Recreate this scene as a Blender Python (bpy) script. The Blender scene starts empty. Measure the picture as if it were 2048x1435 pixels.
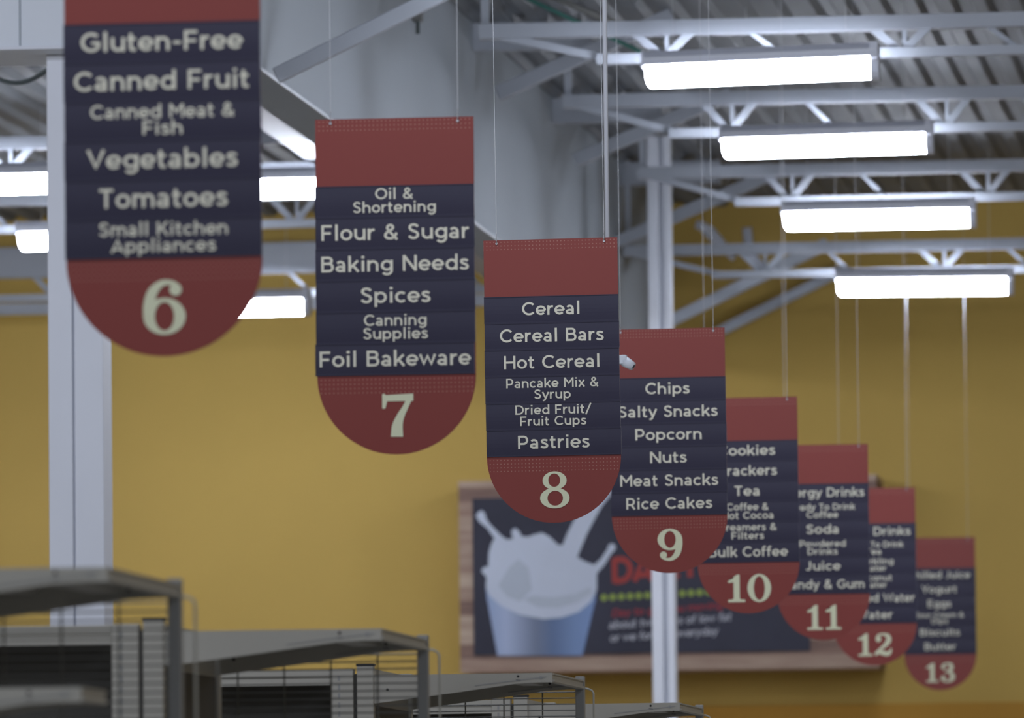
import bpy, bmesh, math, random
from mathutils import Vector, Matrix

random.seed(7)
sc = bpy.context.scene
COL = sc.collection
PI = math.pi

# ---------------------------------------------------------------- camera
# building axes: +Y runs along the row of signs, +X along the aisles, +Z up. metres.
F = 15000.0                      # focal length in pixels of the 2048 wide frame
CAMZ = 1.60
dY = Vector((1723.0, -(1740.0 - 717.5), F)).normalized()      # building Y seen in (right, up, forward)
a = Vector((-0.0105, 1.0, 0.0)); a.z = -(a.x * dY.x + a.y * dY.y) / dY.z
dZ = a.normalized()
dX = dY.cross(dZ)
if dX.x < 0: dX = -dX
right = Vector((dX.x, dY.x, dZ.x)); up = Vector((dX.y, dY.y, dZ.y)); fwd = Vector((dX.z, dY.z, dZ.z))
cam_data = bpy.data.cameras.new('camera')
cam = bpy.data.objects.new('camera', cam_data)
COL.objects.link(cam)
m3 = Matrix((right, up, -fwd)).transposed()
cam.matrix_world = Matrix.Translation((0, 0, CAMZ)) @ m3.to_4x4()
cam_data.sensor_width = 36.0
cam_data.lens = F / 2048 * 36.0
cam_data.clip_start = 0.1
cam_data.clip_end = 300
cam_data.dof.use_dof = True
cam_data.dof.focus_distance = 27.9
cam_data.dof.aperture_fstop = 5.6
sc.camera = cam

# ---------------------------------------------------------------- world, view, big lights
world = bpy.data.worlds.new('store_daylight')
sc.world = world
world.use_nodes = True
world.node_tree.nodes['Background'].inputs[0].default_value = (0.80, 0.88, 1.0, 1)
world.node_tree.nodes['Background'].inputs[1].default_value = 0.32
sc.view_settings.view_transform = 'Standard'
sc.view_settings.look = 'None'
sc.view_settings.gamma = 1.0
sc.view_settings.exposure = 0.0
sc.view_settings.use_curve_mapping = False
LAMP = (0.825, 0.89, 1.03)
LENS_STRENGTH = 62.0
LAMP_WATT = 24.0
SIDE_WATT = 26.0

def lamp(x, y, z=CAMZ + 4.08, w=LAMP_WATT, side=SIDE_WATT):
    """a strip fixture outside the frame: its lens shines down and, across its length, sideways"""
    for e, sy, rx, dy, dz in ((w, 0.13, 0.0, 0.0, 0.0), (side, 0.11, PI / 2, 0.07, 0.06)):
        d = bpy.data.lights.new('ceiling_lamp', 'AREA')
        d.shape = 'RECTANGLE'; d.size = 1.2; d.size_y = sy
        d.energy = e; d.color = LAMP
        o = bpy.data.objects.new('ceiling_lamp', d)
        o.location = (x, y + dy, z + dz); o.rotation_euler = (rx, 0, 0)
        COL.objects.link(o)
# the store's other lamp rows, above and beside the frame
for k in range(8):
    lamp(-3.15, 4.1 + 4.33 * k)
for x in (1.6, 6.2):
    for k in range(10):
        lamp(x, 4.1 + 4.33 * k, side=SIDE_WATT * 0.6)
for x in (-8.1,):
    for k in range(8):
        lamp(x, 4.1 + 4.33 * k)
for k in range(11):
    lamp(-12.6, 8.4 + 4.33 * k)


def at(px, py, Y):
    """the point at depth Y (metres along the sign row) seen at pixel px, py of the photograph"""
    d = right * (px - 1024) + up * (717.5 - py) + fwd * F
    return Vector((0, 0, CAMZ)) + d * (Y / d.y)

# ---------------------------------------------------------------- materials
def mat(name, col, rough=0.55, metal=0.0, noise=0.0, scale=8.0, spec=0.4, bump=0.0):
    m = bpy.data.materials.new(name); m.use_nodes = True
    nt = m.node_tree; b = nt.nodes['Principled BSDF']
    b.inputs['Base Color'].default_value = (*col, 1)
    b.inputs['Roughness'].default_value = rough
    b.inputs['Metallic'].default_value = metal
    b.inputs['Specular IOR Level'].default_value = spec
    if noise or bump:
        tc = nt.nodes.new('ShaderNodeTexCoord')
        nz = nt.nodes.new('ShaderNodeTexNoise'); nz.inputs['Scale'].default_value = scale
        nz.inputs['Detail'].default_value = 4
        nt.links.new(tc.outputs['Object'], nz.inputs['Vector'])
        if noise:
            mx = nt.nodes.new('ShaderNodeMix'); mx.data_type = 'RGBA'
            mx.inputs[6].default_value = (*[c * (1 - noise) for c in col], 1)
            mx.inputs[7].default_value = (*[min(1, c * (1 + noise)) for c in col], 1)
            nt.links.new(nz.outputs['Fac'], mx.inputs[0])
            nt.links.new(mx.outputs[2], b.inputs['Base Color'])
        if bump:
            bp = nt.nodes.new('ShaderNodeBump'); bp.inputs['Strength'].default_value = bump
            nt.links.new(nz.outputs['Fac'], bp.inputs['Height'])
            nt.links.new(bp.outputs['Normal'], b.inputs['Normal'])
    return m

M = {}
M['wall'] = mat('ochre_wall_paint', (0.50, 0.338, 0.090), 0.75, noise=0.05, scale=1.2, spec=0.2)
M['wallband'] = mat('orange_wall_paint', (0.42, 0.22, 0.035), 0.75, noise=0.05, scale=1.2, spec=0.2)
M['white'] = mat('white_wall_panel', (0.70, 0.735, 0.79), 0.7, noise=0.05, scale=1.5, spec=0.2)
M['sideshade_joint'] = mat('shaded_side_and_joint_panel', (0.35, 0.385, 0.42), 0.7, noise=0.06, scale=1.2, spec=0.2)  # white panel with the side's shade put into its colour; also the joint
M['joist'] = mat('dimmed_white_joist_steel', (0.37, 0.395, 0.44), 0.5, noise=0.05, scale=3)  # white steel, darkened in colour to imitate the dim light above the lamps
M['steel'] = mat('white_painted_steel', (0.68, 0.70, 0.76), 0.5, noise=0.04, scale=3)
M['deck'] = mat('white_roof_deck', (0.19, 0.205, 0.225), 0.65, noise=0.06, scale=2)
M['floor'] = mat('vinyl_floor', (0.45, 0.43, 0.40), 0.35, noise=0.06, scale=0.8)
M['navy'] = mat('navy_print', (0.030, 0.027, 0.050), 0.5, noise=0.08, scale=6, spec=0.25)
M['letter'] = mat('cream_vinyl_letters', (0.66, 0.63, 0.51), 0.5)
M['numeral'] = mat('pale_green_cream_numeral', (0.64, 0.65, 0.45), 0.5)
M['edge'] = mat('white_plastic_edge', (0.75, 0.76, 0.78), 0.4)
M['wire'] = mat('hanging_wire_steel', (0.50, 0.51, 0.53), 0.35, 0.4)
M['hook'] = mat('dark_hook_metal', (0.35, 0.35, 0.36), 0.35, 0.7)
M['housing'] = mat('lamp_housing_enamel', (0.60, 0.62, 0.70), 0.45)
M['shelf'] = mat('warm_grey_shelf_enamel', (0.37, 0.352, 0.305), 0.45, noise=0.04, scale=6)
M['shelfdark'] = mat('dark_and_shaded_shelf_panel', (0.075, 0.070, 0.060), 0.6, noise=0.06, scale=5)
M['post'] = mat('grey_post_enamel', (0.27, 0.27, 0.26), 0.4, noise=0.04, scale=6)
M['black'] = mat('black_plastic', (0.012, 0.012, 0.012), 0.5)
M['grid'] = mat('grey_wire_metal', (0.17, 0.17, 0.16), 0.4, 0.3)
M['rod'] = mat('bright_rod_metal', (0.42, 0.42, 0.38), 0.35, 0.3)
M['teal'] = mat('teal_pipe_paint', (0.05, 0.17, 0.14), 0.5)
M['olive'] = mat('dull_grey_pipe', (0.17, 0.17, 0.16), 0.55)
M['cable'] = mat('dark_cable_sheath', (0.07, 0.085, 0.085), 0.6)
M['plastic'] = mat('white_plastic', (0.72, 0.76, 0.82), 0.35)

def lens_material():
    m = bpy.data.materials.new('lit_lamp_lens'); m.use_nodes = True
    nt = m.node_tree; b = nt.nodes['Principled BSDF']
    b.inputs['Base Color'].default_value = (0.9, 0.9, 0.9, 1)
    b.inputs['Emission Color'].default_value = (*LAMP, 1)
    b.inputs['Emission Strength'].default_value = LENS_STRENGTH
    return m
M['lens'] = lens_material()

W = 0.5                      # sign width
Z_NB = 0.2485                # bottom of the navy block above the sign's lowest point
Z_NT = Z_NB + 1.190 * W      # top of the navy block
Z_T = Z_NB + 1.613 * W       # top edge

def red_material():
    m = bpy.data.materials.new('red_board_with_dot_rows'); m.use_nodes = True
    nt = m.node_tree; b = nt.nodes['Principled BSDF']; L = nt.links.new
    b.inputs['Roughness'].default_value = 0.5
    b.inputs['Specular IOR Level'].default_value = 0.35
    tc = nt.nodes.new('ShaderNodeTexCoord'); sp = nt.nodes.new('ShaderNodeSeparateXYZ')
    L(tc.outputs['Object'], sp.inputs[0])
    def mt(op, x, y=None, z=None):
        n = nt.nodes.new('ShaderNodeMath'); n.operation = op
        for i, v in enumerate((x, y, z)):
            if v is None: continue
            if isinstance(v, (int, float)): n.inputs[i].default_value = v
            else: L(v, n.inputs[i])
        return n.outputs[0]
    px = 0.0132; pz = 0.0137
    u = mt('SUBTRACT', mt('FRACT', mt('ADD', mt('DIVIDE', sp.outputs[0], px), 100.5)), 0.5)
    u = mt('MULTIPLY', u, px)
    def band(ztop, rows):
        t = mt('SUBTRACT', ztop, sp.outputs[2])
        v = mt('MULTIPLY', mt('SUBTRACT', mt('FRACT', mt('DIVIDE', t, pz)), 0.5), pz)
        d = mt('ADD', mt('MULTIPLY', u, u), mt('MULTIPLY', v, v))
        dot = mt('LESS_THAN', d, 0.0021 ** 2)
        inb = mt('MULTIPLY', mt('GREATER_THAN', t, 0.0), mt('LESS_THAN', t, pz * rows))
        return mt('MULTIPLY', dot, inb)
    mask = mt('ADD', band(Z_T - 0.001, 3), band(Z_NB - 0.006, 4))
    mx = nt.nodes.new('ShaderNodeMix'); mx.data_type = 'RGBA'
    mx.inputs[6].default_value = (0.205, 0.033, 0.025, 1)
    mx.inputs[7].default_value = (0.36, 0.18, 0.14, 1)
    L(mt('MULTIPLY', mask, 0.75), mx.inputs[0]); L(mx.outputs[2], b.inputs['Base Color'])
    return m
M['red'] = red_material()

def wood_material():
    m = bpy.data.materials.new('weathered_plank_print'); m.use_nodes = True
    nt = m.node_tree; b = nt.nodes['Principled BSDF']; L = nt.links.new
    b.inputs['Roughness'].default_value = 0.7
    tc = nt.nodes.new('ShaderNodeTexCoord'); sp = nt.nodes.new('ShaderNodeSeparateXYZ')
    L(tc.outputs['Object'], sp.inputs[0])
    fl = nt.nodes.new('ShaderNodeMath'); fl.operation = 'MULTIPLY'; fl.inputs[1].default_value = 9.5
    L(sp.outputs[2], fl.inputs[0])
    f2 = nt.nodes.new('ShaderNodeMath'); f2.operation = 'FLOOR'; L(fl.outputs[0], f2.inputs[0])
    wn = nt.nodes.new('ShaderNodeTexWhiteNoise'); wn.noise_dimensions = '1D'; L(f2.outputs[0], wn.inputs['W'])
    mp = nt.nodes.new('ShaderNodeMapping'); mp.inputs['Scale'].default_value = (1.2, 1, 14)
    L(tc.outputs['Object'], mp.inputs['Vector'])
    nz = nt.nodes.new('ShaderNodeTexNoise'); nz.inputs['Scale'].default_value = 2.0; nz.inputs['Detail'].default_value = 6
    L(mp.outputs[0], nz.inputs['Vector'])
    ad = nt.nodes.new('ShaderNodeMath'); ad.operation = 'MULTIPLY_ADD'; ad.inputs[1].default_value = 0.55
    L(wn.outputs['Value'], ad.inputs[0])
    sc2 = nt.nodes.new('ShaderNodeMath'); sc2.operation = 'MULTIPLY'; sc2.inputs[1].default_value = 0.55
    L(nz.outputs['Fac'], sc2.inputs[0]); L(sc2.outputs[0], ad.inputs[2])
    cr = nt.nodes.new('ShaderNodeValToRGB')
    e = cr.color_ramp.elements
    e[0].position = 0.15; e[0].color = (0.10, 0.055, 0.045, 1)
    e[1].position = 0.85; e[1].color = (0.46, 0.35, 0.26, 1)
    n = e.new(0.45); n.color = (0.26, 0.16, 0.12, 1)
    L(ad.outputs[0], cr.inputs[0]); L(cr.outputs[0], b.inputs['Base Color'])
    return m
M['wood'] = wood_material()
M['chalk'] = mat('navy_chalkboard_print', (0.042, 0.042, 0.060), 0.6, noise=0.35, scale=2.2, spec=0.2)
M['milk'] = mat('milk_print', (0.50, 0.54, 0.63), 0.6, noise=0.08, scale=3.0)
M['milkshade'] = mat('milk_fold_print', (0.42, 0.46, 0.53), 0.6, noise=0.10, scale=4.0)
M['dairyred'] = mat('red_brush_print', (0.31, 0.035, 0.028), 0.6)
M['dimred'] = mat('crimson_script_print', (0.26, 0.025, 0.035), 0.6)
M['chalkwhite'] = mat('white_script_print', (0.40, 0.40, 0.44), 0.6)
M['green'] = mat('lime_dot_print', (0.24, 0.31, 0.055), 0.6)

def glass_print():
    m = bpy.data.materials.new('blue_glass_print'); m.use_nodes = True
    nt = m.node_tree; b = nt.nodes['Principled BSDF']; L = nt.links.new
    b.inputs['Roughness'].default_value = 0.6
    tc = nt.nodes.new('ShaderNodeTexCoord'); sp = nt.nodes.new('ShaderNodeSeparateXYZ')
    L(tc.outputs['Generated'], sp.inputs[0])
    cr = nt.nodes.new('ShaderNodeValToRGB'); e = cr.color_ramp.elements
    e[0].position = 0.0; e[0].color = (0.26, 0.33, 0.50, 1)
    e[1].position = 1.0; e[1].color = (0.19, 0.28, 0.50, 1)
    for p, c in ((0.18, (0.36, 0.42, 0.58)), (0.45, (0.15, 0.18, 0.26)), (0.6, (0.10, 0.15, 0.27)), (0.8, (0.16, 0.24, 0.42))):
        n = e.new(p); n.color = (*c, 1)
    L(sp.outputs[0], cr.inputs[0]); L(cr.outputs[0], b.inputs['Base Color'])
    return m
M['glass'] = glass_print()

# ---------------------------------------------------------------- mesh helpers
class MB:
    def __init__(s): s.v = []; s.f = []; s.mi = []
    def add(s, vs, fs, mi=0):
        o = len(s.v); s.v += [tuple(p) for p in vs]
        for f in fs: s.f.append([i + o for i in f]); s.mi.append(mi)
        return s
    def box(s, x0, x1, y0, y1, z0, z1, mi=0):
        vs = [(x, y, z) for z in (z0, z1) for y in (y0, y1) for x in (x0, x1)]
        fs = [(0, 2, 3, 1), (4, 5, 7, 6), (0, 1, 5, 4), (2, 6, 7, 3), (0, 4, 6, 2), (1, 3, 7, 5)]
        return s.add(vs, fs, mi)
    def bar(s, p, q, w, h, upv=(0, 0, 1), mi=0):
        p = Vector(p); q = Vector(q); d = (q - p).normalized(); u = Vector(upv)
        sd = d.cross(u)
        if sd.length < 1e-4: sd = d.cross(Vector((1, 0, 0)))
        sd.normalize(); u = sd.cross(d)
        vs = [c + sd * (i * w / 2) + u * (j * h / 2) for c in (p, q) for (i, j) in ((-1, -1), (1, -1), (1, 1), (-1, 1))]
        fs = [(3, 2, 1, 0), (4, 5, 6, 7), (0, 1, 5, 4), (1, 2, 6, 5), (2, 3, 7, 6), (3, 0, 4, 7)]
        return s.add(vs, fs, mi)
    def tube(s, pts, r, n=8, mi=0):
        pts = [Vector(p) for p in pts]; rings = []
        ref = None
        for i, p in enumerate(pts):
            d = (pts[min(i + 1, len(pts) - 1)] - pts[max(i - 1, 0)]).normalized()
            if ref is None:
                ref = d.cross(Vector((0.31, 0.77, 0.2)))
            ref = (ref - d * ref.dot(d)).normalized(); b = d.cross(ref)
            rr = r[i] if isinstance(r, (list, tuple)) else r
            rings.append([p + (ref * math.cos(t * 2 * PI / n) + b * math.sin(t * 2 * PI / n)) * rr for t in range(n)])
        vs = [v for g in rings for v in g]; fs = []
        for i in range(len(pts) - 1):
            for t in range(n):
                fs.append((i * n + t, i * n + (t + 1) % n, (i + 1) * n + (t + 1) % n, (i + 1) * n + t))
        fs.append(tuple(range(n - 1, -1, -1))); k = (len(pts) - 1) * n; fs.append(tuple(k + t for t in range(n)))
        return s.add(vs, fs, mi)
    def prism_y(s, poly, y0, y1, mi=0):
        """an x,z outline (counter-clockwise seen from -Y) given thickness along Y"""
        n = len(poly)
        vs = [(x, y0, z) for x, z in poly] + [(x, y1, z) for x, z in poly]
        fs = [tuple(range(n)), tuple(range(2 * n - 1, n - 1, -1))] + [(i, i + n, (i + 1) % n + n, (i + 1) % n) for i in range(n)]
        return s.add(vs, fs, mi)
    def prism_x(s, poly, x0, x1, mi=0):
        n = len(poly)
        vs = [(x0, y, z) for y, z in poly] + [(x1, y, z) for y, z in poly]
        fs = [tuple(range(n)), tuple(range(2 * n - 1, n - 1, -1))] + [(i, i + n, (i + 1) % n + n, (i + 1) % n) for i in range(n)]
        return s.add(vs, fs, mi)
    def build(s, name, mats, parent=None, loc=None, smooth=False, bevel=0.0, fix=True):
        me = bpy.data.meshes.new(name)
        me.from_pydata(s.v, [], s.f)
        if not isinstance(mats, (list, tuple)): mats = [mats]
        for m in mats: me.materials.append(m)
        for p, i in zip(me.polygons, s.mi): p.material_index = i; p.use_smooth = smooth
        if fix:
            bm = bmesh.new(); bm.from_mesh(me)
            bmesh.ops.recalc_face_normals(bm, faces=bm.faces); bm.to_mesh(me); bm.free()
        me.update()
        o = bpy.data.objects.new(name, me); COL.objects.link(o)
        if loc is not None: o.location = loc
        if parent is not None: o.parent = parent
        if bevel:
            bv = o.modifiers.new('bevel', 'BEVEL'); bv.width = bevel; bv.segments = 2; bv.limit_method = 'ANGLE'
        return o

def tag(o, label, cat, group=None, kind=None):
    o['label'] = label; o['category'] = cat
    if group: o['group'] = group
    if kind: o['kind'] = kind
    return o
def thing(name, loc, label, cat, group=None, rz=0.0, ry=0.0, kind=None):
    o = bpy.data.objects.new(name, None); COL.objects.link(o)
    o.empty_display_size = 0.1
    o.location = loc; o.rotation_euler = (0, ry, rz)
    return tag(o, label, cat, group, kind)
def copy_parts(src, dst):
    for ch in list(src.children):
        c = ch.copy(); COL.objects.link(c); c.parent = dst
        for g in list(ch.children):
            d = g.copy(); COL.objects.link(d); d.parent = c
def struct(o):
    o['kind'] = 'structure'
    return o

# ---------------------------------------------------------------- the room
YB = 55.7                      # back wall
ZD = CAMZ + 5.0                # underside of the roof deck
XL, XR, YF = -16.0, 9.0, -4.0
struct(MB().box(XL, XR, YF, YB, -0.2, 0.0).build('floor', M['floor']))
wb = MB().box(XL, XR, YB, YB + 0.25, 0, ZD + 0.3)
wb = struct(wb.build('wall_back', M['wall']))
zb = at(1900, 1405, YB - 0.02).z
tr = struct(MB().box(XL, XR, YB - 0.03, YB, 0.0, zb).build('trim_1', M['wallband']))
struct(MB().box(XL - 0.25, XL, YF, YB, 0, ZD + 0.3).build('wall_left', M['wall']))
struct(MB().box(XR, XR + 0.25, YF, YB, 0, ZD + 0.3).build('wall_right', M['wall']))
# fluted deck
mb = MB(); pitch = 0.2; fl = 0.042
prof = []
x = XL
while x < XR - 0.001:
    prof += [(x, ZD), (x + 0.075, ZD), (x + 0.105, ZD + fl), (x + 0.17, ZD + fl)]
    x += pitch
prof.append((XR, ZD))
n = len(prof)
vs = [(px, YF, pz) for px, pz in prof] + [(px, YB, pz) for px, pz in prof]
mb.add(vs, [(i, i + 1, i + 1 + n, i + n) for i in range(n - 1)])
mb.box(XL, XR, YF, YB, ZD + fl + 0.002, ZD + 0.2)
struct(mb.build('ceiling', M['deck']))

# bulkhead: a front panel over the left column and a long side panel running to the back wall
XB = -5.15; YBF = 33.7; ZB = at(457, 88, YBF).z
mb = MB()
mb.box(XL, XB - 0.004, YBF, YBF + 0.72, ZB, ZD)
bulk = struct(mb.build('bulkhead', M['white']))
tag(bulk, 'white bulkhead panel above the wide left column, facing the viewer', 'bulkhead', kind='structure')
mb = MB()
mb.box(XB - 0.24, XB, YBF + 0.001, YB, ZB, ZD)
bulk2 = struct(mb.build('bulkhead', M['sideshade_joint']))
tag(bulk2, 'long shade-toned white bulkhead panel running back to the ochre wall behind the signs', 'bulkhead', kind='structure')
mb = MB()
mb.box(XL, XB + 0.012, YBF - 0.012, YBF, ZB - 0.004, ZB + 0.012)
mb.build('edge_strip', M['steel'], bulk)
MB().box(XB, XB + 0.012, YBF, YB, ZB - 0.004, ZB + 0.012).build('edge_strip', M['joist'], bulk2)
xs = at(40, 50, YBF).x
MB().box(xs - 0.004, xs + 0.004, YBF - 0.004, YBF, ZB + 0.012, ZD).build('panel_joint', M['sideshade_joint'], bulk)

# columns
p0 = at(107, 1240, YBF + 0.35); p1 = at(216, 1240, YBF + 0.35)
yc = YBF + 0.25
mb = MB()
xa, xb_ = p0.x, p1.x; xm = xa + (xb_ - xa) * 0.44
mb.box(xa, xm, yc, yc + 0.25, 0, ZB); mb.box(xm + 0.008, xb_, yc + 0.008, yc + 0.25, 0, ZB)
mb.box(xm - 0.001, xm + 0.009, yc + 0.02, yc + 0.2, 0, ZB)
c1 = mb.build('steel_column', M['steel'], bevel=0.006)
tag(c1, 'wide white steel column behind the sign numbered 6', 'column', kind='structure')
yc = 50.0
a0 = at(1301, 1000, yc); a1 = at(1347, 1000, yc); w = a1.x - a0.x
mb = MB()
mb.box(a0.x, a0.x + 0.50 * w, yc, yc + 0.16, 0, ZD - 0.02)
mb.box(a0.x + 0.45 * w, a0.x + 0.72 * w, yc + 0.06, yc + 0.12, 0, ZD - 0.02)
mb.box(a0.x + 0.66 * w, a1.x, yc + 0.01, yc + 0.16, 0, ZD - 0.02)
c2 = mb.build('steel_column', M['steel'], bevel=0.012)
tag(c2, 'narrow white steel column in front of the dairy poster', 'column', kind='structure')

# ---------------------------------------------------------------- roof joists
def joist(x0, x1, y, ztop, zbot, label, group, endrun=0.62, first=0.35, step=1.25, th=0.04, dia=0.0):
    t = thing('roof_joist', (x0, y, zbot), label, 'roof joist', group)
    L = x1 - x0; H = ztop - zbot
    MB().box(0, L, -0.055, -0.006, H - 0.075, H).box(0, L, 0.006, 0.055, H - 0.075, H).build('top_chord', M['joist'], t)
    MB().box(endrun, L, -0.045, -0.006, 0, 0.05).box(endrun, L, 0.006, 0.045, 0, 0.05).build('bottom_chord', M['joist'], t)
    for x in (0.03, L - 0.03):
        MB().box(x - 0.02, x + 0.02, -0.02, 0.02, H - 0.01, ZD - zbot + 0.01).build('hanger', M['joist'], t)
    MB().bar((0.02, 0, H - 0.04), (endrun + 0.05, 0, 0.03), 0.035, th).build('end_diagonal', M['joist'], t)
    x = endrun + first; zt = H - 0.06
    while x < L - 0.3:
        mb = MB()
        mb.bar((x - 0.15, 0.01, zt), (x, 0.01, 0.03), 0.03, th)
        mb.bar((x + 0.15, -0.01, zt), (x + 0.01, -0.01, 0.03), 0.03, th)
        mb.bar((x + 0.02, 0, zt), (x + 0.02, 0, 0.03), 0.02, 0.022, (1, 0, 0))
        mb.build('web', M['joist'], t)
        MB().bar((x + 0.45, 0.01, zt), (x + 0.62, 0.01, 0.03), 0.02, 0.026).build('web', M['joist'], t)
        x += step
    return t
JG = 'open-web joists under the roof deck'
RX = -0.4
for y, xl, zt, zb, lab in ((39.05, -4.6, 4.49, 4.27, 'white open-web roof joist at the top edge, right above the highest strip light'),
                   (43.35, -4.62, 4.56, 4.30, 'white open-web roof joist right above the second strip light from the top'),
                   (47.65, -4.60, 4.54, 4.28, 'white open-web roof joist right above the third strip light from the top'),
                   (52.05, -5.13, 4.41, 4.17, 'white open-web roof joist against the ochre wall, right above the lowest strip light')):
    joist(xl, RX, y, CAMZ + zt, CAMZ + zb, lab, JG)
for y, zt, zb, lab in ((44.65, 4.52, 4.28, 'white roof joist at far left, above the strip light cut by the picture edge'),
               (48.15, 4.50, 4.245, 'white roof joist at far left, above the strip light that starts beside the column'),
               (53.35, 4.45, 4.205, 'white roof joist at left against the ochre wall, lower than the other left joists')):
    joist(-11.5, -5.42, y, CAMZ + zt, CAMZ + zb, lab, JG, endrun=0.5)
# rails on the wall, left bay
for (py, h, lab) in ((520, 0.21, 'deep upper rail along the ochre wall at far left'),
                     (615, 0.085, 'narrow lower rail along the ochre wall at far left')):
    z = at(50, py, YB - 0.2).z
    o = MB().box(-15.9, XB - 0.26, -0.05, 0.05, -h / 2, h / 2).build('wall_rail', M['joist'], loc=(0, YB - 0.25 + 0.2, z))
    tag(o, lab, 'rail', 'rails along the back wall')
# inner beam beside the bulkhead
zc = at(580, 250, 42.9)
o = MB().box(zc.x - 0.09, zc.x + 0.09, 35.2, YB - 0.01, zc.z - 0.075, zc.z - 0.03).box(zc.x - 0.05, zc.x + 0.05, 35.2, YB - 0.01, zc.z - 0.03, zc.z + 0.06).box(zc.x - 0.09, zc.x + 0.09, 35.2, YB - 0.01, zc.z + 0.06, zc.z + 0.085).build('steel_beam', M['joist'])
tag(o, 'bright white steel beam under the bulkhead edge, between the signs numbered 6 and 7', 'beam', kind='structure')

# kicker braces from the bulkhead up to the joists
BG = 'diagonal braces between bulkhead and joists'
def brace(p, q, lab, w=0.07, h=0.085):
    c = (p + q) / 2
    t = MB().bar(p - c, q - c, w, h).build('diagonal_brace', M['joist'], loc=c, bevel=0.006)
    tag(t, lab, 'brace', BG)
def br(y, px0, py0, px1, py1, lab, dy=0.0, **k):
    brace(at(px0, py0, y), at(px1, py1, y + dy), lab, **k)
br(34.9, 552, 152, 1010, -75, 'grey diagonal brace against the bulkhead above the sign numbered 7', w=0.05, h=0.075)
br(42.9, 995, 188, 1345, 30, 'white diagonal brace crossing behind the thin pole above the sign numbered 8')
br(47.2, 1150, 321, 1462, 188, 'white diagonal brace to the left of the second strip light from the top')
br(51.6, 1226, 487, 1570, 337, 'white diagonal brace crossing in front of the narrow column')
br(53.9, 1304, 660, 1655, 486, 'upper of two white diagonal braces above the sign numbered 9, against ochre wall')
br(55.2, 1342, 711, 1695, 535, 'lower of two white diagonal braces above the sign numbered 9, against ochre wall', h=0.075)
# short cross beams between bulkhead and joists
for y, lab in ((43.0, 'short white cross beam on the bulkhead, above the thin pole'), (47.3, 'short white cross beam on the bulkhead, left of the highest strip light'),
               (51.7, 'short white cross beam on the bulkhead, above the narrow column')):
    o = MB().box(0, 0.7, -0.06, 0.06, -0.16, 0).build('cross_beam', M['joist'], loc=(XB + 0.002, y + 0.4, ZD - 0.002))
    tag(o, lab, 'beam', 'short cross beams on the bulkhead', kind='structure')

# pipes near the roof
o = MB().tube([at(1042, -9, 41.6), at(1210, 70, 41.8), at(1300, 112, 41.9), at(1430, 174, 42.0)], 0.013).build('sprinkler_pipe', M['teal'], smooth=True)
tag(o, 'thin teal pipe sloping down to the highest strip light', 'pipe')
o = MB().tube([at(1098, -10, 41.0), at(1210, 38, 41.1), at(1300, 76, 41.2), at(1400, 118, 41.3)], 0.019).build('conduit_pipe', M['olive'], smooth=True)
tag(o, 'dull grey pipe sloping beside the teal pipe near the top edge', 'pipe')
pts = [at(1494, 455, 52.15), at(1497, 490, 52.15), at(1505, 514, 52.12), at(1522, 532, 52.10), at(1548, 547, 52.06)]
o = MB().tube(pts, 0.034, 12).build('bent_pipe', M['steel'], smooth=True)
tag(o, 'white bent pipe below the joists left of the third strip light', 'pipe')
pts = [at(1392, 448, 52.16), at(1404, 452, 52.16), at(1418, 462, 52.16), at(1440, 486, 52.16), at(1468, 518, 52.16)]
o = MB().tube(pts, [0.03, 0.035, 0.045, 0.04, 0.02], 10).build('duct_spout', M['steel'], smooth=True)
tag(o, 'short white sloping duct spout to the right of the narrow column', 'duct')
pts = [at(-40 + i * 12, 118 + 48 * math.sin(PI * min(1, max(0, (i + 1.5) / 15))), 36.0) for i in range(15)]
o = MB().tube(pts, 0.012).build('sagging_cable', M['cable'], smooth=True)
tag(o, 'dark cable sagging under the white bulkhead at top left', 'cable')

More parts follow.
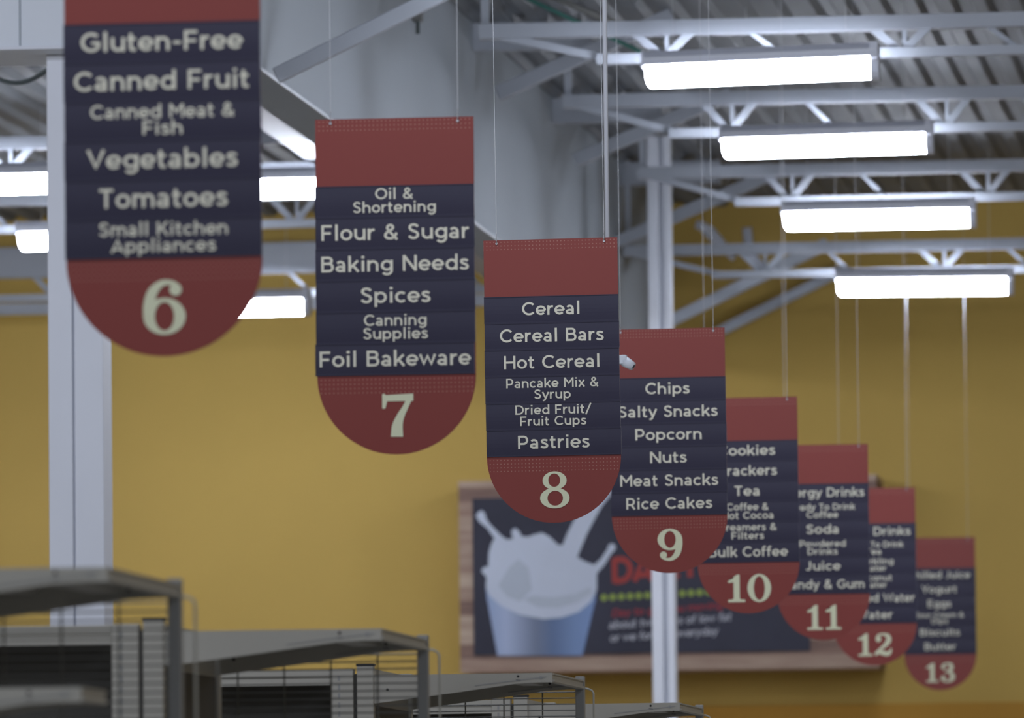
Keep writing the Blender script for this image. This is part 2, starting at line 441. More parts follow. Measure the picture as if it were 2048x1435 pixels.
# ---------------------------------------------------------------- strip lights
LL = 1.21
def make_light():
    t = thing('strip_light', (0, 0, 0), '', 'strip light', 'linear strip lights hanging under the roof')
    h = LL / 2
    # origin at the middle of the lens underside
    MB().prism_x([(-0.105, 0.112), (0.105, 0.112), (0.105, 0.150), (0.07, 0.185), (-0.07, 0.185), (-0.105, 0.150)], -h, h).build('housing', M['housing'], t)
    MB().box(-h, h, -0.110, -0.1045, 0.140, 0.150).box(-h, h, 0.1045, 0.110, 0.140, 0.150).build('seam_bead', M['steel'], t)
    prof = [(-0.066, 0.112)]
    for k in range(13):
        a_ = PI + k * PI / 12
        prof.append((0.066 * math.cos(a_), 0.055 + 0.055 * math.sin(a_)))
    prof.append((0.066, 0.112))
    m = len(prof); lm = MB(); secs = []
    for k in range(7):
        a_ = k / 6 * PI / 2
        secs.append((-h + 0.006 + 0.034 * (1 - math.cos(a_)), 0.55 + 0.45 * math.sin(a_)))
    secs.append((h - 0.03, 1.0))
    vs = [(xx, y * (0.6 + 0.4 * f), 0.112 - (0.112 - z) * f) for xx, f in secs for y, z in prof]
    fs = [(i * m + q, i * m + q + 1, (i + 1) * m + q + 1, (i + 1) * m + q) for i in range(len(secs) - 1) for q in range(m - 1)]
    fs += [tuple(range(m)), tuple((len(secs) - 1) * m + q for q in range(m - 1, -1, -1))]
    fs += [(i * m, (i + 1) * m, (i + 1) * m + m - 1, i * m + m - 1) for i in range(len(secs) - 1)]
    lm.add(vs, fs); lm.build('lens', M['lens'], t)
    cp = [(-0.107, 0.185), (-0.107, 0.105), (-0.075, 0.09), (-0.075, 0.03), (-0.06, 0.005), (-0.03, -0.005), (0.03, -0.005), (0.06, 0.005), (0.075, 0.03), (0.075, 0.09), (0.107, 0.105), (0.107, 0.185)]
    for s in (-1, 1):
        if s > 0: MB().prism_x(cp, h - 0.03, h + 0.012).build('end_cap', M['housing'], t)
        else: MB().prism_x([(-0.107, 0.186), (-0.107, 0.105), (0.107, 0.105), (0.107, 0.186)], -h - 0.008, -h + 0.006).build('end_cap', M['housing'], t)
        MB().tube([(s * 0.45, 0, 0.185), (s * 0.45, 0, ZD - CAMZ - 4.08 + 0.12)], 0.0022, 6).build('hanger_wire', M['wire'], t)
    return t
lights = [  # lens centre px, py, depth, tilt, label
    (1522, 146, 38.7, 0.0195, 'highest of the four right-hand strip lights, in front of joists'),
    (1653, 293, 43.0, 0.008, 'second strip light from the top on the right, left end near braces'),
    (1757, 440, 47.3, 0.000, 'third strip light from the top on the right, under a bright joist'),
    (1848, 574, 51.7, -0.010, 'lowest of the four right-hand strip lights, against the ochre wall'),
    (-50, 371, 44.3, 0.0, 'strip light at far left, cut by the picture edge and the column'),
    (222, 480, 47.8, 0.004, 'strip light at far left whose rounded end shows beside the column'),
    (600, 378, 44.4, 0.0, 'strip light between the signs numbered 6 and 7, upper one'),
    (449, 617, 53.0, 0.0, 'strip light between the signs numbered 6 and 7, lower one against the wall'),
    (325, 188, 39.6, 0.0, 'strip light mostly hidden by the sign numbered 6, its end under the bulkhead'),
]
proto = None
for (px, py, Y, tilt, lab) in lights:
    p = at(px, py, Y); p.z -= 0.056
    if proto is None:
        proto = make_light(); t = proto
        t.location = p; t.rotation_euler = (0, -tilt, 0)
    else:
        t = thing('strip_light', p, '', 'strip light', 'linear strip lights hanging under the roof', ry=-tilt)
        copy_parts(proto, t)
    t['label'] = lab

# ---------------------------------------------------------------- lettering: a geometric stroke alphabet
TH = 0.150
def EL(cx, cy, rx, ry, a0=0, a1=360, n=28):
    return [(cx + rx * math.cos(math.radians(a0 + (a1 - a0) * i / n)), cy + ry * math.sin(math.radians(a0 + (a1 - a0) * i / n))) for i in range(n + 1)]
def SP(pts, n=7):
    out = []
    P = [pts[0]] + list(pts) + [pts[-1]]
    for i in range(1, len(P) - 2):
        for k in range(n):
            t = k / n; r = []
            for j in (0, 1):
                p0, p1, p2, p3 = P[i - 1][j], P[i][j], P[i + 1][j], P[i + 2][j]
                r.append(0.5 * (2 * p1 + (p2 - p0) * t + (2 * p0 - 5 * p1 + 4 * p2 - p3) * t * t + (3 * p1 - p0 - 3 * p2 + p3) * t ** 3))
            out.append(tuple(r))
    out.append(tuple(pts[-1]))
    return out
h_ = TH / 2; T_ = 1 - h_; X_ = 0.72 - h_; XM = 0.36; RY = XM - h_
G = {}
def g(ch, adv, *st): G[ch] = (adv, st)
g('A', .86, [(.05, 0), (.43, .89), (.81, 0)], [(.17, .25), (.69, .25)])
g('B', .76, [(.10, 0), (.10, 1)], [(.10, T_), (.42, T_)] + EL(.42, .735, .20, T_ - .735, 90, -90, 12) + [(.10, .545)], [(.10, .545), (.46, .545)] + EL(.46, .31, .21, .235, 90, -90, 12) + [(.10, h_)])
g('C', .86, EL(.48, .5, .405, .5 - h_, 42, 318))
g('D', .86, [(.10, 0), (.10, 1)], [(.10, T_), (.38, T_)] + EL(.38, .5, .39, .5 - h_, 90, -90, 20) + [(.10, h_)])
g('E', .70, [(.10, 0), (.10, 1)], [(.10, T_), (.64, T_)], [(.10, .51), (.58, .51)], [(.10, h_), (.65, h_)])
g('F', .67, [(.10, 0), (.10, 1)], [(.10, T_), (.63, T_)], [(.10, .47), (.57, .47)])
g('G', .91, EL(.48, .5, .405, .5 - h_, 45, 325) + [(.80, .24)], [(.81, .20), (.81, .52)], [(.50, .46), (.88, .46)])
g('H', .84, [(.10, 0), (.10, 1)], [(.74, 0), (.74, 1)], [(.10, .5), (.74, .5)])
g('I', .30, [(.15, 0), (.15, 1)])
g('J', .62, [(.46, 1), (.46, .33)] + EL(.26, .31, .20, .31 - h_, 0, -140, 12))
g('K', .78, [(.10, 0), (.10, 1)], [(.70, 1), (.13, .36)], [(.34, .56), (.72, 0)])
g('L', .64, [(.10, 0), (.10, 1)], [(.10, h_), (.60, h_)])
g('M', .98, [(.10, 0), (.10, 1)], [(.88, 0), (.88, 1)], [(.08, .97), (.49, .40), (.90, .97)])
g('N', .86, [(.10, 0), (.10, 1)], [(.76, 0), (.76, 1)], [(.10, .98), (.76, .02)])
g('O', .96, EL(.48, .5, .405, .5 - h_))
g('P', .74, [(.10, 0), (.10, 1)], [(.10, T_), (.40, T_)] + EL(.40, .65, .24, T_ - .65, 90, -90, 14) + [(.10, .375)])
g('R', .76, [(.10, 0), (.10, 1)], [(.10, T_), (.40, T_)] + EL(.40, .66, .23, T_ - .66, 90, -90, 14) + [(.10, .395)], [(.42, .40), (.68, 0)])
g('S', .70, SP([(.60, .80), (.48, .90), (.34, T_), (.19, .88), (.13, .74), (.20, .61), (.35, .52), (.51, .44), (.59, .30), (.54, .15), (.40, h_), (.24, .09), (.08, .20)]))
g('T', .72, [(.36, 0), (.36, 1)], [(.03, T_), (.69, T_)])
g('V', .82, [(.05, 1), (.41, .11), (.77, 1)])
g('W', 1.20, [(.04, 1), (.33, .11), (.60, .89), (.87, .11), (1.16, 1)])
g('Y', .78, [(.04, 1), (.39, .42), (.74, 1)], [(.39, 0), (.39, .46)])
g('a', .64, SP([(.11, .56), (.20, .63), (.31, X_), (.44, .58), (.485, .42)]) + [(.485, 0)], EL(.285, .205, .20, .135))
g('b', .74, [(.10, 0), (.10, 1.03)], EL(.37, XM, .27, RY))
g('c', .62, EL(.345, XM, .27, RY, 45, 315))
g('d', .74, [(.64, 0), (.64, 1.03)], EL(.37, XM, .27, RY))
g('e', .68, [(.075, XM - .02), (.625, XM - .02)], EL(.345, XM, .275, RY, -4, 318))
g('f', .42, [(.17, 0), (.17, .76)] + SP([(.17, .80), (.21, .92), (.30, .965), (.42, .945)]), [(.01, X_ - .01), (.40, X_ - .01)])
g('g', .74, [(.64, .72), (.64, .06)] + EL(.375, .06, .265, .255, 0, -145, 14), EL(.37, .375, .27, .27))
g('h', .70, [(.10, 0), (.10, 1.03)], [(.10, .36)] + EL(.345, .395, .245, X_ - .395, 180, 0, 16) + [(.59, 0)])
g('i', .29, [(.145, 0), (.145, .72)], [(.06, .93), (.23, .93)])
g('k', .64, [(.10, 0), (.10, 1.03)], [(.57, .72), (.13, .25)], [(.29, .41), (.60, 0)])
g('l', .29, [(.145, 0), (.145, 1.03)])
g('m', 1.06, [(.10, 0), (.10, .72)], [(.10, .36)] + EL(.315, .42, .215, X_ - .42, 180, 0, 14) + [(.53, 0)], [(.53, .36)] + EL(.745, .42, .215, X_ - .42, 180, 0, 14) + [(.96, 0)])
g('n', .70, [(.10, 0), (.10, .72)], [(.10, .36)] + EL(.345, .395, .245, X_ - .395, 180, 0, 16) + [(.59, 0)])
g('o', .69, EL(.345, XM, .27, RY))
g('p', .74, [(.10, -.25), (.10, .72)], EL(.37, XM, .27, RY))
g('r', .44, [(.10, 0), (.10, .72)], SP([(.10, .36), (.16, .54), (.28, .635), (.42, .64)]))
g('s', .55, SP([(.47, .575), (.37, .63), (.27, X_), (.15, .625), (.11, .535), (.17, .44), (.29, .375), (.41, .31), (.455, .20), (.39, .10), (.27, h_), (.15, .09), (.05, .16)]))
g('t', .45, [(.17, .92), (.17, .22)] + SP([(.17, .20), (.20, .10), (.29, .07), (.40, .10)]), [(.01, X_ - .01), (.40, X_ - .01)])
g('u', .70, [(.60, 0), (.60, .72)], [(.11, .72)] + [(.11, .33)] + EL(.355, .325, .245, .25, 180, 360, 16))
g('v', .62, [(.04, .72), (.31, .11), (.58, .72)])
g('w', .92, [(.04, .72), (.25, .11), (.46, .61), (.67, .11), (.88, .72)])
g('x', .62, [(.05, .72), (.57, 0)], [(.57, .72), (.05, 0)])
g('y', .64, [(.05, .72), (.33, .02)], [(.60, .72), (.31, .0), (.24, -.15), (.06, -.19)])
g('&', .84, SP([(.76, .0), (.55, .24), (.30, .56), (.20, .74), (.25, .88), (.37, .93), (.49, .87), (.52, .75), (.44, .64), (.27, .53), (.12, .38), (.09, .24), (.17, .11), (.33, h_), (.50, .10), (.64, .24), (.73, .43)]))
g('-', .46, [(.06, .40), (.40, .40)])
g('/', .52, [(.02, -.12), (.50, 1.08)])
g(' ', .36)

def ribbon(pts, width):
    """outline quads of a constant width stroke with mitred joins"""
    P = []
    for p in pts:
        if not P or (abs(p[0] - P[-1][0]) + abs(p[1] - P[-1][1])) > 1e-5: P.append(p)
    closed = math.hypot(P[0][0] - P[-1][0], P[0][1] - P[-1][1]) < 1e-4 and len(P) > 3
    if closed: P = P[:-1]
    n = len(P); left = []; rt = []
    for i in range(n):
        if closed: a_, b_ = P[i - 1], P[(i + 1) % n]
        else: a_, b_ = P[max(i - 1, 0)], P[min(i + 1, n - 1)]
        def nrm(u, v):
            d = math.hypot(v[0] - u[0], v[1] - u[1]) or 1
            return (-(v[1] - u[1]) / d, (v[0] - u[0]) / d)
        if not closed and i == 0: nn = nrm(P[0], P[1]); k = 1
        elif not closed and i == n - 1: nn = nrm(P[-2], P[-1]); k = 1
        else:
            n1 = nrm(a_, P[i]); n2 = nrm(P[i], b_)
            sx, sy = n1[0] + n2[0], n1[1] + n2[1]; d = math.hypot(sx, sy) or 1
            nn = (sx / d, sy / d); k = 1 / max(0.6, nn[0] * n1[0] + nn[1] * n1[1])
        wd = width[i] if isinstance(width, list) else width
        left.append((P[i][0] + nn[0] * wd / 2 * k, P[i][1] + nn[1] * wd / 2 * k))
        rt.append((P[i][0] - nn[0] * wd / 2 * k, P[i][1] - nn[1] * wd / 2 * k))
    q = []
    for i in range(n if closed else n - 1):
        j = (i + 1) % n
        q.append((left[i], rt[i], rt[j], left[j]))
    return q

def text_quads(txt, cap, width=None, track=0.075, th=TH, slant=0.0):
    """list of quads (x,z) centred on x = 0, baseline z = 0"""
    x = 0; qs = []
    for ch in txt:
        adv, st = G[ch]
        for si, s_ in enumerate(st):
            for qi, q in enumerate(ribbon(s_, th)):
                qs.append([(x + a_ + slant * b_, b_, si * 0.00012 + (qi % 4) * 0.00002) for a_, b_ in q])
        x += adv + track
    x -= track
    sx = cap
    if width: sx = max(0.86 * cap, min(1.22 * cap, width / (x - 0.14)))
    return [[((p[0] - x / 2) * sx, p[1] * cap, p[2]) for p in q] for q in qs]

def add_flat(mb, quads, y, ox=0, oz=0, mi=0):
    for q in quads:
        n = len(q); o = len(mb.v)
        mb.v += [(p[0] + ox, y - (p[2] if len(p) > 2 else 0.0), p[1] + oz) for p in q]
        mb.f.append(list(range(o, o + n))); mb.mi.append(mi)

# slab-serif numerals as polygons, height 1
def ring(cx, cy, rx, ry, ix, iy, icx=0, icy=0, n=40):
    o = EL(cx, cy, rx, ry, 0, 360, n); i_ = EL(cx + icx, cy + icy, ix, iy, 0, 360, n)
    return [(o[k], o[k + 1], i_[k + 1], i_[k]) for k in range(n)]
def disc(cx, cy, r, n=20): return [EL(cx, cy, r, r, 0, 360, n)[:-1]]
def vstroke(pts, ws, n=7):
    c = SP(pts, n); w = SP([(v, 0) for v in ws], n)
    return ribbon(c, [q[0] for q in w])
D = {}
D['0'] = (.90, ring(.45, .5, .43, .51, .205, .435))
D['8'] = (.86, ring(.43, .755, .335, .255, .165, .185, -.01, .01) + ring(.43, .27, .41, .285, .215, .205, .01, -.005))
nine = ring(.42, .665, .40, .345, .185, .27) + vstroke([(.72, .70), (.715, .45), (.64, .20), (.47, .045), (.28, .035), (.16, .11)], [.20, .205, .185, .12, .085, .10]) + disc(.205, .165, .115)
D['9'] = (.86, nine)
D['6'] = (.86, [[(.84 - a_, 1.0 - b_) for a_, b_ in q] for q in nine])
D['1'] = (.72, [[(.26, .05), (.48, .05), (.48, 1.0), (.40, 1.0), (.26, .90)], [(.26, .72), (.26, .92), (.40, 1.0), (.36, .90), (.06, .78), (.06, .70)], [(.06, 0), (.68, 0), (.68, .09), (.06, .09)], [(.20, .09), (.54, .09), (.48, .14), (.26, .14)]])
D['2'] = (.86, vstroke([(.12, .74), (.20, .90), (.40, .955), (.61, .88), (.66, .71), (.55, .52), (.34, .34), (.15, .17), (.07, .02)], [.10, .10, .09, .17, .22, .19, .13, .11, .10]) + disc(.20, .735, .118)
            + vstroke([(.06, .09), (.22, .17), (.42, .12), (.60, .09), (.72, .17), (.76, .33)], [.14, .17, .20, .19, .13, .05]))
D['3'] = (.86, vstroke([(.14, .80), (.24, .92), (.40, .955), (.57, .90), (.61, .745), (.54, .60), (.36, .535), (.26, .535)], [.09, .09, .09, .17, .22, .17, .08, .08])
            + vstroke([(.30, .535), (.52, .50), (.655, .36), (.64, .17), (.46, .045), (.28, .04), (.13, .14)], [.08, .12, .22, .23, .11, .09, .10]) + disc(.20, .775, .112) + disc(.185, .205, .118))
D['7'] = (.80, [[(.05, .80), (.05, 1.0), (.115, 1.0), (.14, .96), (.14, .80)], [(.06, .83), (.78, .83), (.78, 1.0), (.06, .97)], [(.05, .66), (.12, .66), (.16, .80), (.16, .86), (.05, .86)]]
            + vstroke([(.71, .93), (.60, .70), (.47, .46), (.40, .24), (.39, .0)], [.13, .13, .18, .25, .29]))
def number_quads(s, hgt):
    x = 0; qs = []
    for ch in s:
        adv, q = D[ch]
        qs += [[(a_ + x, b_, (qi % 400) * 0.000012) for a_, b_ in p] for qi, p in enumerate(q)]
        x += adv + 0.03
    x -= 0.05
    return [[((v[0] - x / 2) * hgt, v[1] * hgt, v[2]) for v in p] for p in qs]

# ---------------------------------------------------------------- aisle signs
NS = 6; SH = (Z_NT - Z_NB) / NS
def sign_panel_mesh():
    out = [(-W / 2, Z_T), (-W / 2, Z_NB)]
    for k in range(1, 40):
        a_ = PI + k * PI / 40
        out.append((W / 2 * math.cos(a_), Z_NB + Z_NB * math.sin(a_)))
    out += [(W / 2, Z_NB), (W / 2, Z_T)]
    return MB().prism_y(out, 0.0, 0.006)
def strip_mesh():
    mb = MB(); n = 6; x0, x1 = -W / 2 - 0.0012, W / 2 + 0.0012
    z0, z1 = 0.0001, SH - 0.0001
    prof = [(0.0, z0), (-0.0045, z0), (-0.0045, z0 + 0.004), (-0.0028, z0 + 0.0046)]
    for k in range(n + 1):
        t = k / n; prof.append((-0.0028 - 0.0022 * math.sin(PI * t), z0 + 0.006 + (z1 - 0.006 - z0 - 0.006) * t))
    prof += [(-0.0026, z1 - 0.0036), (-0.0042, z1 - 0.003), (-0.0042, z1), (0.0, z1)]
    m = len(prof)
    vs = [(x0, y, z) for y, z in prof] + [(x1, y, z) for y, z in prof]
    mb.add(vs, [(i, i + 1, i + 1 + m, i + m) for i in range(m - 1)] + [(m - 1, 0, m, 2 * m - 1)], 0)
    mb.add(vs[:m], [tuple(range(m))], 1); mb.add(vs[m:], [tuple(range(m - 1, -1, -1))], 1)
    return mb
PANEL = STRIP = None; HOOK = []; WIREL = 1
signs = [
    # number, px, py at the middle of the navy block's lower edge, depth, tilt, yaw, strips
    ('6', 328.5, 515, 18.60, 0.002, 0.0, [('Gluten-Free', .81), ('Canned Fruit', .88), ('Canned Meat &|Fish', .725, .195), ('Vegetables', .755), ('Tomatoes', .645), ('Small Kitchen|Appliances', .65, .525)]),
    ('7', 793.0, 749.5, 23.20, 0.000, 0.0, [('Oil &|Shortening', .23, .515), ('Flour & Sugar', .92), ('Baking Needs', .92), ('Spices', .43), ('Canning|Supplies', .385, .40), ('Foil Bakeware', .94)]),
    ('8', 1108.5, 911, 27.60, 0.006, 0.0, [('Cereal', .42), ('Cereal Bars', .762), ('Hot Cereal', .707), ('Pancake Mix &|Syrup', .681, .265), ('Dried Fruit/|Fruit Cups', .556, .486), ('Pastries', .523)]),
    ('9', 1339.5, 1030, 32.15, 0.003, 0.0, [('Chips', .37), ('Salty Snacks', .85), ('Popcorn', .565), ('Nuts', .305), ('Meat Snacks', .836), ('Rice Cakes', .733)]),
    ('10', 1497.0, 1124, 36.5, 0.002, 0.0, [('Cookies', .55), ('Crackers', .58), ('Tea', .24), ('Coffee &|Hot Cocoa', .40, .50), ('Creamers &|Filters', .56, .31), ('Bulk Coffee', .76)]),
    ('11', 1647.0, 1187, 40.4, 0.0, 0.0, [('Energy Drinks', .90), ('Ready To Drink|Coffee', .70, .33), ('Soda', .345), ('Powdered|Drinks', .49, .32), ('Juice', .37), ('Candy & Gum', .88)]),
    ('12', 1749.5, 1246, 44.6, 0.0, 0.0, [('Sport Drinks', .87), ('Ready To Drink|Tea', .70, .18), ('Sparkling|Water', .46, .29), ('Coconut|Water', .42, .29), ('Flavored Water', .95), ('Water', .42)]),
    ('13', 1880.5, 1307.5, 51.9, 0.0, 0.0, [('Chilled Juice', .84), ('Yogurt', .47), ('Eggs', .31), ('Sour Cream &|Dips', .66, .22), ('Biscuits', .54), ('Butter', .42)]),
]
lists = {'6': 'canned goods and vegetables', '7': 'flour, sugar and baking needs', '8': 'cereal and pastries', '9': 'chips and snacks',
         '10': 'tea and coffee', '11': 'energy drinks, soda and candy', '12': 'drinks and water', '13': 'juice, yogurt and eggs'}
def link(name, me, parent, loc=(0, 0, 0)):
    o = bpy.data.objects.new(name, me); COL.objects.link(o); o.parent = parent; o.location = loc
    return o
TOPW = CAMZ + 4.62
for (num, px, py, Y, tilt, yaw, strips) in signs:
    p = at(px, py, Y)
    t = thing('aisle_sign', (p.x, p.y, p.z - Z_NB), 'hanging red and navy aisle sign numbered %s, listing %s' % (num, lists[num]),
              'aisle sign', 'aisle signs hanging in a receding row', ry=-tilt, rz=yaw)
    if PANEL is None:
        o = sign_panel_mesh().build('board', M['red'], t); PANEL = o.data
    else: link('board', PANEL, t)
    for k, item in enumerate(strips):
        z = Z_NT - (k + 1) * SH
        dx = random.uniform(-0.0012, 0.0012)
        if num == '7' and k == 5: dx = -0.004
        if STRIP is None:
            s_ = strip_mesh().build('category_strip', [M['navy'], M['edge']], t); STRIP = s_.data
            s_.location = (dx, 0, z)
        else: s_ = link('category_strip', STRIP, t, (dx, 0, z))
        mb = MB(); lines = item[0].split('|')
        if len(lines) == 1:
            cap = 0.098 * W; add_flat(mb, text_quads(lines[0], cap, item[1] * W), -0.0056, 0, SH / 2 - cap * 0.44)
        else:
            cap = 0.070 * W
            for j, ln in enumerate(lines):
                add_flat(mb, text_quads(ln, cap, item[1 + j] * W), -0.0056, 0, SH / 2 - cap * 0.46 + (0.5 - j) * 0.084 * W + 0.0015)
                mb.build('lettering', M['letter'], s_, fix=False); mb = MB()
        if mb.v: mb.build('lettering', M['letter'], s_, fix=False)
    mb = MB(); hg = 0.268 * W
    add_flat(mb, number_quads(num, hg), -0.0012, 0, Z_NB - 0.252 * W - hg / 2)
    mb.build('number', M['numeral'], t, fix=False)
    for sx in (-0.402, 0.402):
        hk = MB()
        hk.tube([(0, -0.004, -0.012), (0.0006, -0.007, -0.004), (0, -0.006, 0.008), (0, 0.002, 0.016), (0, 0.003, 0.024)], 0.0017, 6)
        hk.tube([(0, -0.0045, -0.013), (0, 0.001, -0.013)], 0.0042, 10)
        hk.build('hook', M['hook'], t, (sx * W, 0, Z_T))
        lw = ZD + 0.03 - (p.z - Z_NB + Z_T)
        MB().tube([(0, 0.003, 0.018), (0, 0.003, lw)], 0.0011, 6).build('hanging_wire', M['wire'], t, (sx * W, 0, Z_T))

# ---------------------------------------------------------------- pole-hung device behind sign 8
Yc = 29.6
pt = at(1214.5, 470, Yc)
ct = at(1240, 724, Yc)
t = thing('hanging_camera', (pt.x, pt.y, ct.z), 'thin white pole with a small white plastic camera peeking out beside the sign numbered 8', 'camera')
MB().tube([(0, 0, 0.05), (0, 0, ZD - 0.02 - ct.z)], 0.0088, 12).build('pole', M['steel'], t, smooth=True)
MB().box(-0.03, 0.035, -0.03, 0.03, -0.02, 0.06).build('mount', M['plastic'], t, bevel=0.006)
MB().box(0.035, 0.073, -0.02, 0.02, -0.008, 0.028).build('body', M['plastic'], t, bevel=0.004)
hd = MB(); c0 = Vector((0.062, 0, 0.004)); dirv = Vector((0.82, -0.25, -0.50)).normalized()
rg = [(0.0, 0.021), (0.02, 0.020), (0.045, 0.016), (0.046, 0.0135), (0.03, 0.013)]
hd.tube([c0 + dirv * a_ for a_, r in rg], [r for a_, r in rg], 16)
hd.build('hood', M['plastic'], t, smooth=True)
MB().tube([c0 + dirv * 0.0465, c0 + dirv * 0.047], 0.0085, 14).build('lens_glass', M['navy'], t)

# small box and sprinkler on the bulkhead near the top edge
pb = at(932, 22, 40.6)
t = thing('junction_box', (XB + 0.001, pb.y, pb.z), 'small dark conduit box on the bulkhead at the top edge', 'box')
MB().box(0, 0.05, -0.05, 0.05, -0.05, 0.05).build('cover', M['olive'], t, bevel=0.004)
MB().tube([(0.025, 0, -0.05), (0.025, 0, -0.12)], 0.012).build('stub', M['cable'], t)

# ---------------------------------------------------------------- shelving
ZS = CAMZ + 0.687             # top of the end shelves
def bracket_poly(L, hl, hr):
    return [(-L, 0), (-L, -hl), (-L * 0.55, -hl * 0.66), (-0.12, -hr * 1.1), (-0.05, -hr), (0, -hr), (0, 0)]
def make_endcap():
    """origin on the floor under the far front post; extends -X (to the run) and -Y (to the viewer)"""
    t = thing('end_shelf_unit', (0, 0, 0), '', 'end shelf', 'end shelf units of the gondolas')
    Wd = 1.0; Ls = 0.60
    MB().box(-0.032, 0.0, -0.028, 0.004, 0, ZS + 0.013).build('post', M['post'], t, bevel=0.003)
    for y in (-Wd - 0.03, -0.03):
        MB().box(-Ls - 0.06, -Ls - 0.004, y, y + 0.045, 0, ZS + 0.03).build('upright', M['shelf'], t, bevel=0.003)
        if y < -0.5: MB().box(-Ls - 0.062, -Ls - 0.002, y - 0.001, y + 0.046, ZS + 0.03, ZS + 0.038).build('upright_cap', M['black'], t)
    MB().box(-Ls - 0.040, -Ls - 0.015, -Wd + 0.016, -0.03, ZS - 0.10, ZS + 0.022).build('top_panel', M['shelf'], t)
    MB().box(-Ls - 0.040, -Ls - 0.015, -Wd + 0.016, -0.03, 0, ZS - 0.10).build('back_panel', M['shelfdark'], t)  # same light panel, with the shade under the shelf put into its colour
    def shelf(z, L, dx, yb=-0.036):
        s = MB()
        s.box(-L + dx, dx, -Wd - 0.004, yb, z - 0.004, z)
        s.box(dx - 0.012, dx, -Wd - 0.004, yb, z - 0.032, z - 0.004)
        s.box(dx + 0.0, dx + 0.006, -Wd - 0.004, yb, z - 0.030, z - 0.022)
        s.box(dx + 0.0, dx + 0.006, -Wd - 0.004, yb, z - 0.006, z - 0.002)
        sh = s.build('shelf_tray', M['shelf'], t)
        r = MB()
        for xr in (-0.17, -0.36):
            r.box(xr + dx - 0.035, xr + dx + 0.035, -Wd + 0.02, yb - 0.014, z - 0.019, z - 0.0045)
        r.build('stiffener', M['shelf'], sh)
        for y in (-Wd - 0.012, yb - 0.006):
            b = MB().prism_y([(a_ + dx, c + z) for a_, c in bracket_poly(L, 0.095, 0.032)], y, y + 0.007).build('bracket', M['shelf'], t)
            h = MB()
            h.tube([(dx - 0.115, y - 0.001, z - 0.011), (dx - 0.115, y + 0.001, z - 0.011)], 0.0045, 10)
            h.box(dx - 0.122, dx - 0.106, y - 0.001, y + 0.001, z - 0.0265, z - 0.0215)
            h.tube([(dx - L + 0.045, y - 0.001, z - 0.05), (dx - L + 0.045, y + 0.001, z - 0.05)], 0.005, 10)
            h.build('slot', M['black'], b)
            rv = MB().tube([(dx - 0.038, y - 0.003, z - 0.016), (dx - 0.038, y + 0.001, z - 0.016)], 0.0058, 12)
            rv.build('rivet', M['post'], b)
            sm = MB().bar((dx - 0.02, y - 0.0008, z - 0.014), (dx - 0.26, y - 0.0008, z - 0.040), 0.002, 0.003).build('fold', M['post'], b)
    shelf(ZS, Ls, -0.004)
    shelf(ZS - 0.26, Ls - 0.06, -0.064, -Wd + 0.30)
    gr = MB(); z = ZS - 0.040; yg = 0.002
    while z > 1.25:
        gr.tube([(-Ls, yg, z), (-0.030, yg, z)], 0.0022, 6); z -= 0.0208
    for x in (-0.555, -0.42, -0.285, -0.15):
        gr.tube([(x, yg + 0.004, ZS - 0.02), (x, yg + 0.004, 1.24)], 0.0028, 6)
    gr.build('wire_grid', M['grid'], t)
    MB().tube([(0.0, 0, ZS - 0.028), (0.012, 0, ZS - 0.030), (0.024, 0, ZS - 0.036), (0.029, 0, ZS - 0.046), (0.030, 0, 1.2)], 0.0034, 8).build('wire_hook', M['rod'], t)
    return t
def make_run():
    """origin on the floor at the run's near right corner; extends -X and +Y"""
    t = thing('gondola_run', (0, 0, 0), '', 'gondola shelving', 'long gondola runs behind the end shelves')
    L = 2.6
    for y in (0.0, 0.93):
        u = MB().box(-0.075, 0, y, y + 0.05, 0, ZS + 0.022).build('upright', M['shelf'], t, bevel=0.003)
        s = MB(); z = ZS
        while z > ZS - 0.5:
            s.box(-0.052, -0.044, y - 0.001, y + 0.001, z - 0.018, z); z -= 0.03
        s.build('slot', M['post'], u)
    MB().box(-L, -0.075, 0.01, 0.03, ZS - 0.003, ZS + 0.020).box(-L, -0.075, 0.016, 0.03, ZS - 0.010, ZS - 0.003).box(-L, -0.075, 0.006, 0.03, ZS - 0.033, ZS - 0.010).build('top_rail', M['shelf'], t)
    MB().box(-L, -0.075, 0.03, 0.95, ZS + 0.008, ZS + 0.016).build('shade_cover', M['shelf'], t)  # unseen cover, added to keep the inside of the run in shade
    MB().box(-L, -0.075, 0.30, 0.34, 0.0, ZS + 0.008).build('back_panel', M['shelfdark'], t)
    MB().box(0.0005, 0.0085, 0.02, 0.97, 0.0, ZS + 0.005).build('end_panel', M['shelfdark'], t)
    MB().box(-L, 0, 0.0, 0.98, 0.0, 0.16).build('base_deck', M['shelf'], t)
    return t
posts = [(365, 1150, 17.1), (858, 1268, 21.3), (1170, 1351, 25.9), (1407, 1409, 30.4)]
where = ['nearest, most blurred grey end shelf unit, at bottom left below the sign numbered 6',
         'grey metal end shelf unit below the sign numbered 7, left of the milk poster',
         'sharp grey metal end shelf unit below the sign numbered 8, in front of the poster',
         'farthest grey metal end shelf unit, at the foot of the narrow column']
wrun = [None, 'grey gondola run with slotted uprights at bottom left, behind the nearest end shelf',
        'grey gondola run seen through the wire grid below the sign numbered 7',
        'grey gondola run seen through the wire grid below the sign numbered 8']
E0 = R0 = None
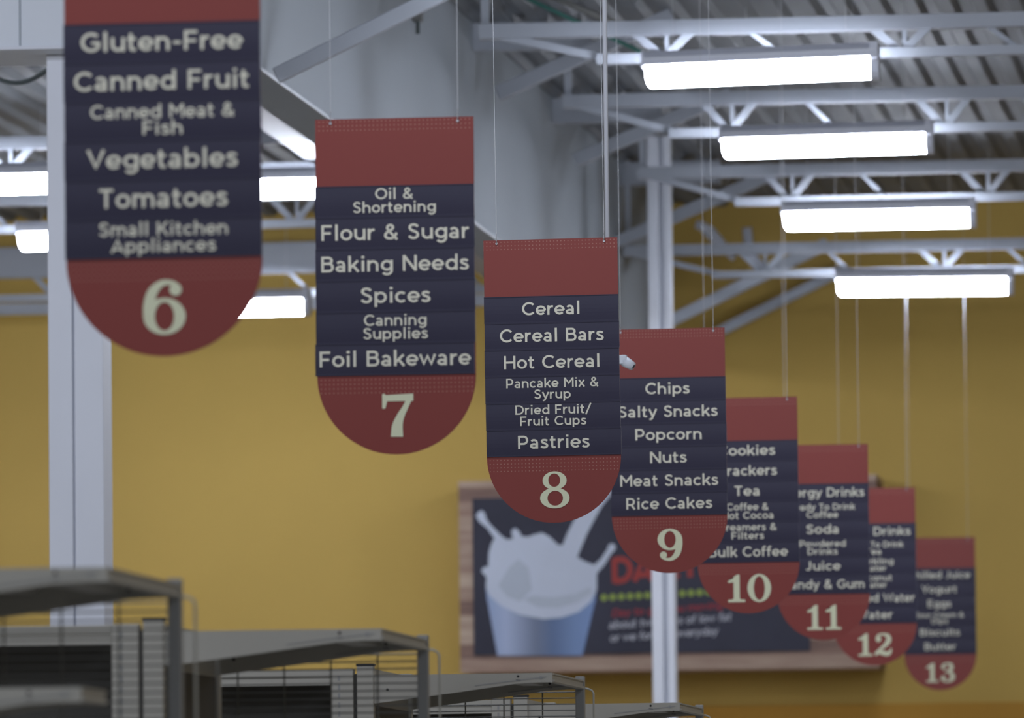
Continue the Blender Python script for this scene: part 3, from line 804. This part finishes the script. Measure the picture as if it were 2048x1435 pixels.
for i, (px, py, Y) in enumerate(posts):
    p = at(px, py, Y)
    if E0 is None:
        E0 = make_endcap(); t = E0
    else:
        t = thing('end_shelf_unit', (0, 0, 0), '', 'end shelf', 'end shelf units of the gondolas'); copy_parts(E0, t)
    t.location = (p.x, p.y, 0); t['label'] = where[i]
    if i:
        if R0 is None: R0 = make_run(); r = R0
        else:
            r = thing('gondola_run', (0, 0, 0), '', 'gondola shelving', 'long gondola runs behind the end shelves'); copy_parts(R0, r)
        r.location = (p.x - 0.672, p.y - 1.03, 0); r['label'] = wrun[i]

# ---------------------------------------------------------------- the milk poster on the back wall
YP = YB - 0.77
def pp(px, py, Y=YP): v = at(px, py, Y); return (v.x, v.z)
bl = pp(920, 1345); trp = pp(1752, 948)
x0, x1, z0, z1 = bl[0], trp[0], bl[1], trp[1] - 0.0
t = thing('milk_poster', ((x0 + x1) / 2, YB - 0.002, z0), 'plank-framed navy poster of milk splashing in a glass on the ochre wall', 'poster')
ox, oz = (x0 + x1) / 2, z0
oy = YB - 0.002
yw = -0.75
bd = MB().box(x0 - ox, x1 - ox, yw, 0.0, 0, z1 - oz).build('plank_board', M['wood'], t)
n0 = pp(948, 1310); n1 = pp(1616, 985)
MB().box(n0[0] - ox, n1[0] - ox, yw - 0.02, yw, n0[1] - oz, n1[1] - oz).build('navy_panel', M['chalk'], t)
YA = yw - 0.0208
def Q(px, py):
    v = pp(px, py, oy + YA); return (v[0] - ox, v[1] - oz)
def zq(x, y): return Q(900 + x / 3.417, 930 + y / 3.417)
def art(name, poly, m, k, parent=t):
    mb = MB(); mb.v = [(a_, YA - 0.0012 * k, b_) for a_, b_ in poly]; mb.f = [list(range(len(poly)))]; mb.mi = [0]
    return mb.build(name, m, parent, fix=False)
glass = [zq(*q) for q in ((245, 840), (255, 920), (325, 1300), (905, 1300), (990, 930), (1000, 840))]
art('glass_picture', glass, M['glass'], 1)
mk = [(178, 345), (195, 318), (222, 310), (240, 335), (245, 362), (270, 400), (310, 440), (350, 480), (390, 508), (432, 500), (420, 465), (425, 440), (450, 430), (475, 455), (490, 485), (530, 490), (580, 472), (630, 460), (680, 488), (740, 545), (770, 545), (800, 470), (850, 370),
      (930, 270), (1070, 120), (1120, 150), (1090, 215), (1040, 275), (1000, 345), (935, 470), (885, 590), (870, 627), (930, 660), (985, 680), (1030, 640), (1075, 575), (1085, 545), (1105, 533), (1130, 545), (1130, 575), (1100, 605), (1055, 680), (1003, 740), (1003, 850), (965, 930), (880, 1000), (760, 1040), (640, 1050), (480, 1020), (350, 960), (270, 890), (245, 830), (250, 765), (215, 725), (225, 700), (262, 690), (265, 600), (285, 530), (305, 500), (255, 430), (200, 385)]
art('milk_picture', [zq(*q) for q in mk], M['milk'], 2)
art('milk_fold', [zq(*q) for q in ((330, 820), (400, 700), (470, 640), (540, 700), (560, 850), (480, 930), (390, 900))], M['milkshade'], 3)
art('milk_fold', [zq(*q) for q in ((500, 915), (560, 890), (700, 900), (850, 880), (960, 830), (970, 870), (880, 935), (740, 975), (600, 970))], M['milkshade'], 3)
rim = SP([zq(*q) for q in ((252, 905), (350, 985), (480, 1042), (640, 1066), (780, 1055), (900, 1015), (992, 920))])
mb = MB(); add_flat(mb, ribbon(rim, 0.016), YA - 0.0036); mb.build('glass_rim', M['glass'], t, fix=False)
def script(name, txt, pxa, pya, pxb, pyb, cap, m, th, slant=0.2, k=3):
    pa = Vector(Q(pxa, pya)); pb_ = Vector(Q(pxb, pyb)); d = pb_ - pa
    qs = text_quads(txt, 1.0, None, track=0.04, th=th, slant=slant)
    xs_ = [v[0] for q in qs for v in q]; lo, hi = min(xs_), max(xs_)
    mb = MB(); e = d.normalized(); sx = d.length / (hi - lo); nrm = Vector((-e.y, e.x))
    out = []
    for q in qs:
        out.append([tuple(pa + e * ((v[0] - lo) * sx) + nrm * (v[1] * cap)) + (v[2],) for v in q])
    add_flat(mb, out, YA - 0.0012 * k)
    return mb.build(name, m, t, fix=False)
pxm = YB / F
script('dairy_title', 'DAIRY', 1224, 1166, 1404, 1152, 50 * pxm, M['dairyred'], 0.24, 0.06)
script('red_script', 'Day to get you moving', 1224, 1233, 1448, 1216, 15 * pxm, M['dimred'], 0.2)
script('white_script', 'about two cups of low fat', 1218, 1257, 1464, 1240, 16 * pxm, M['chalkwhite'], 0.17)
script('white_script', 'or we for you everyday', 1221, 1283, 1438, 1268, 16 * pxm, M['chalkwhite'], 0.17)
mb = MB()
for k in range(13):
    c = Q(1208 + 17.4 * k, 1194.5 - 0.95 * k); add_flat(mb, disc(c[0], c[1], 0.026, 14), YA - 0.0036)
mb.build('green_dots', M['green'], t, fix=False)
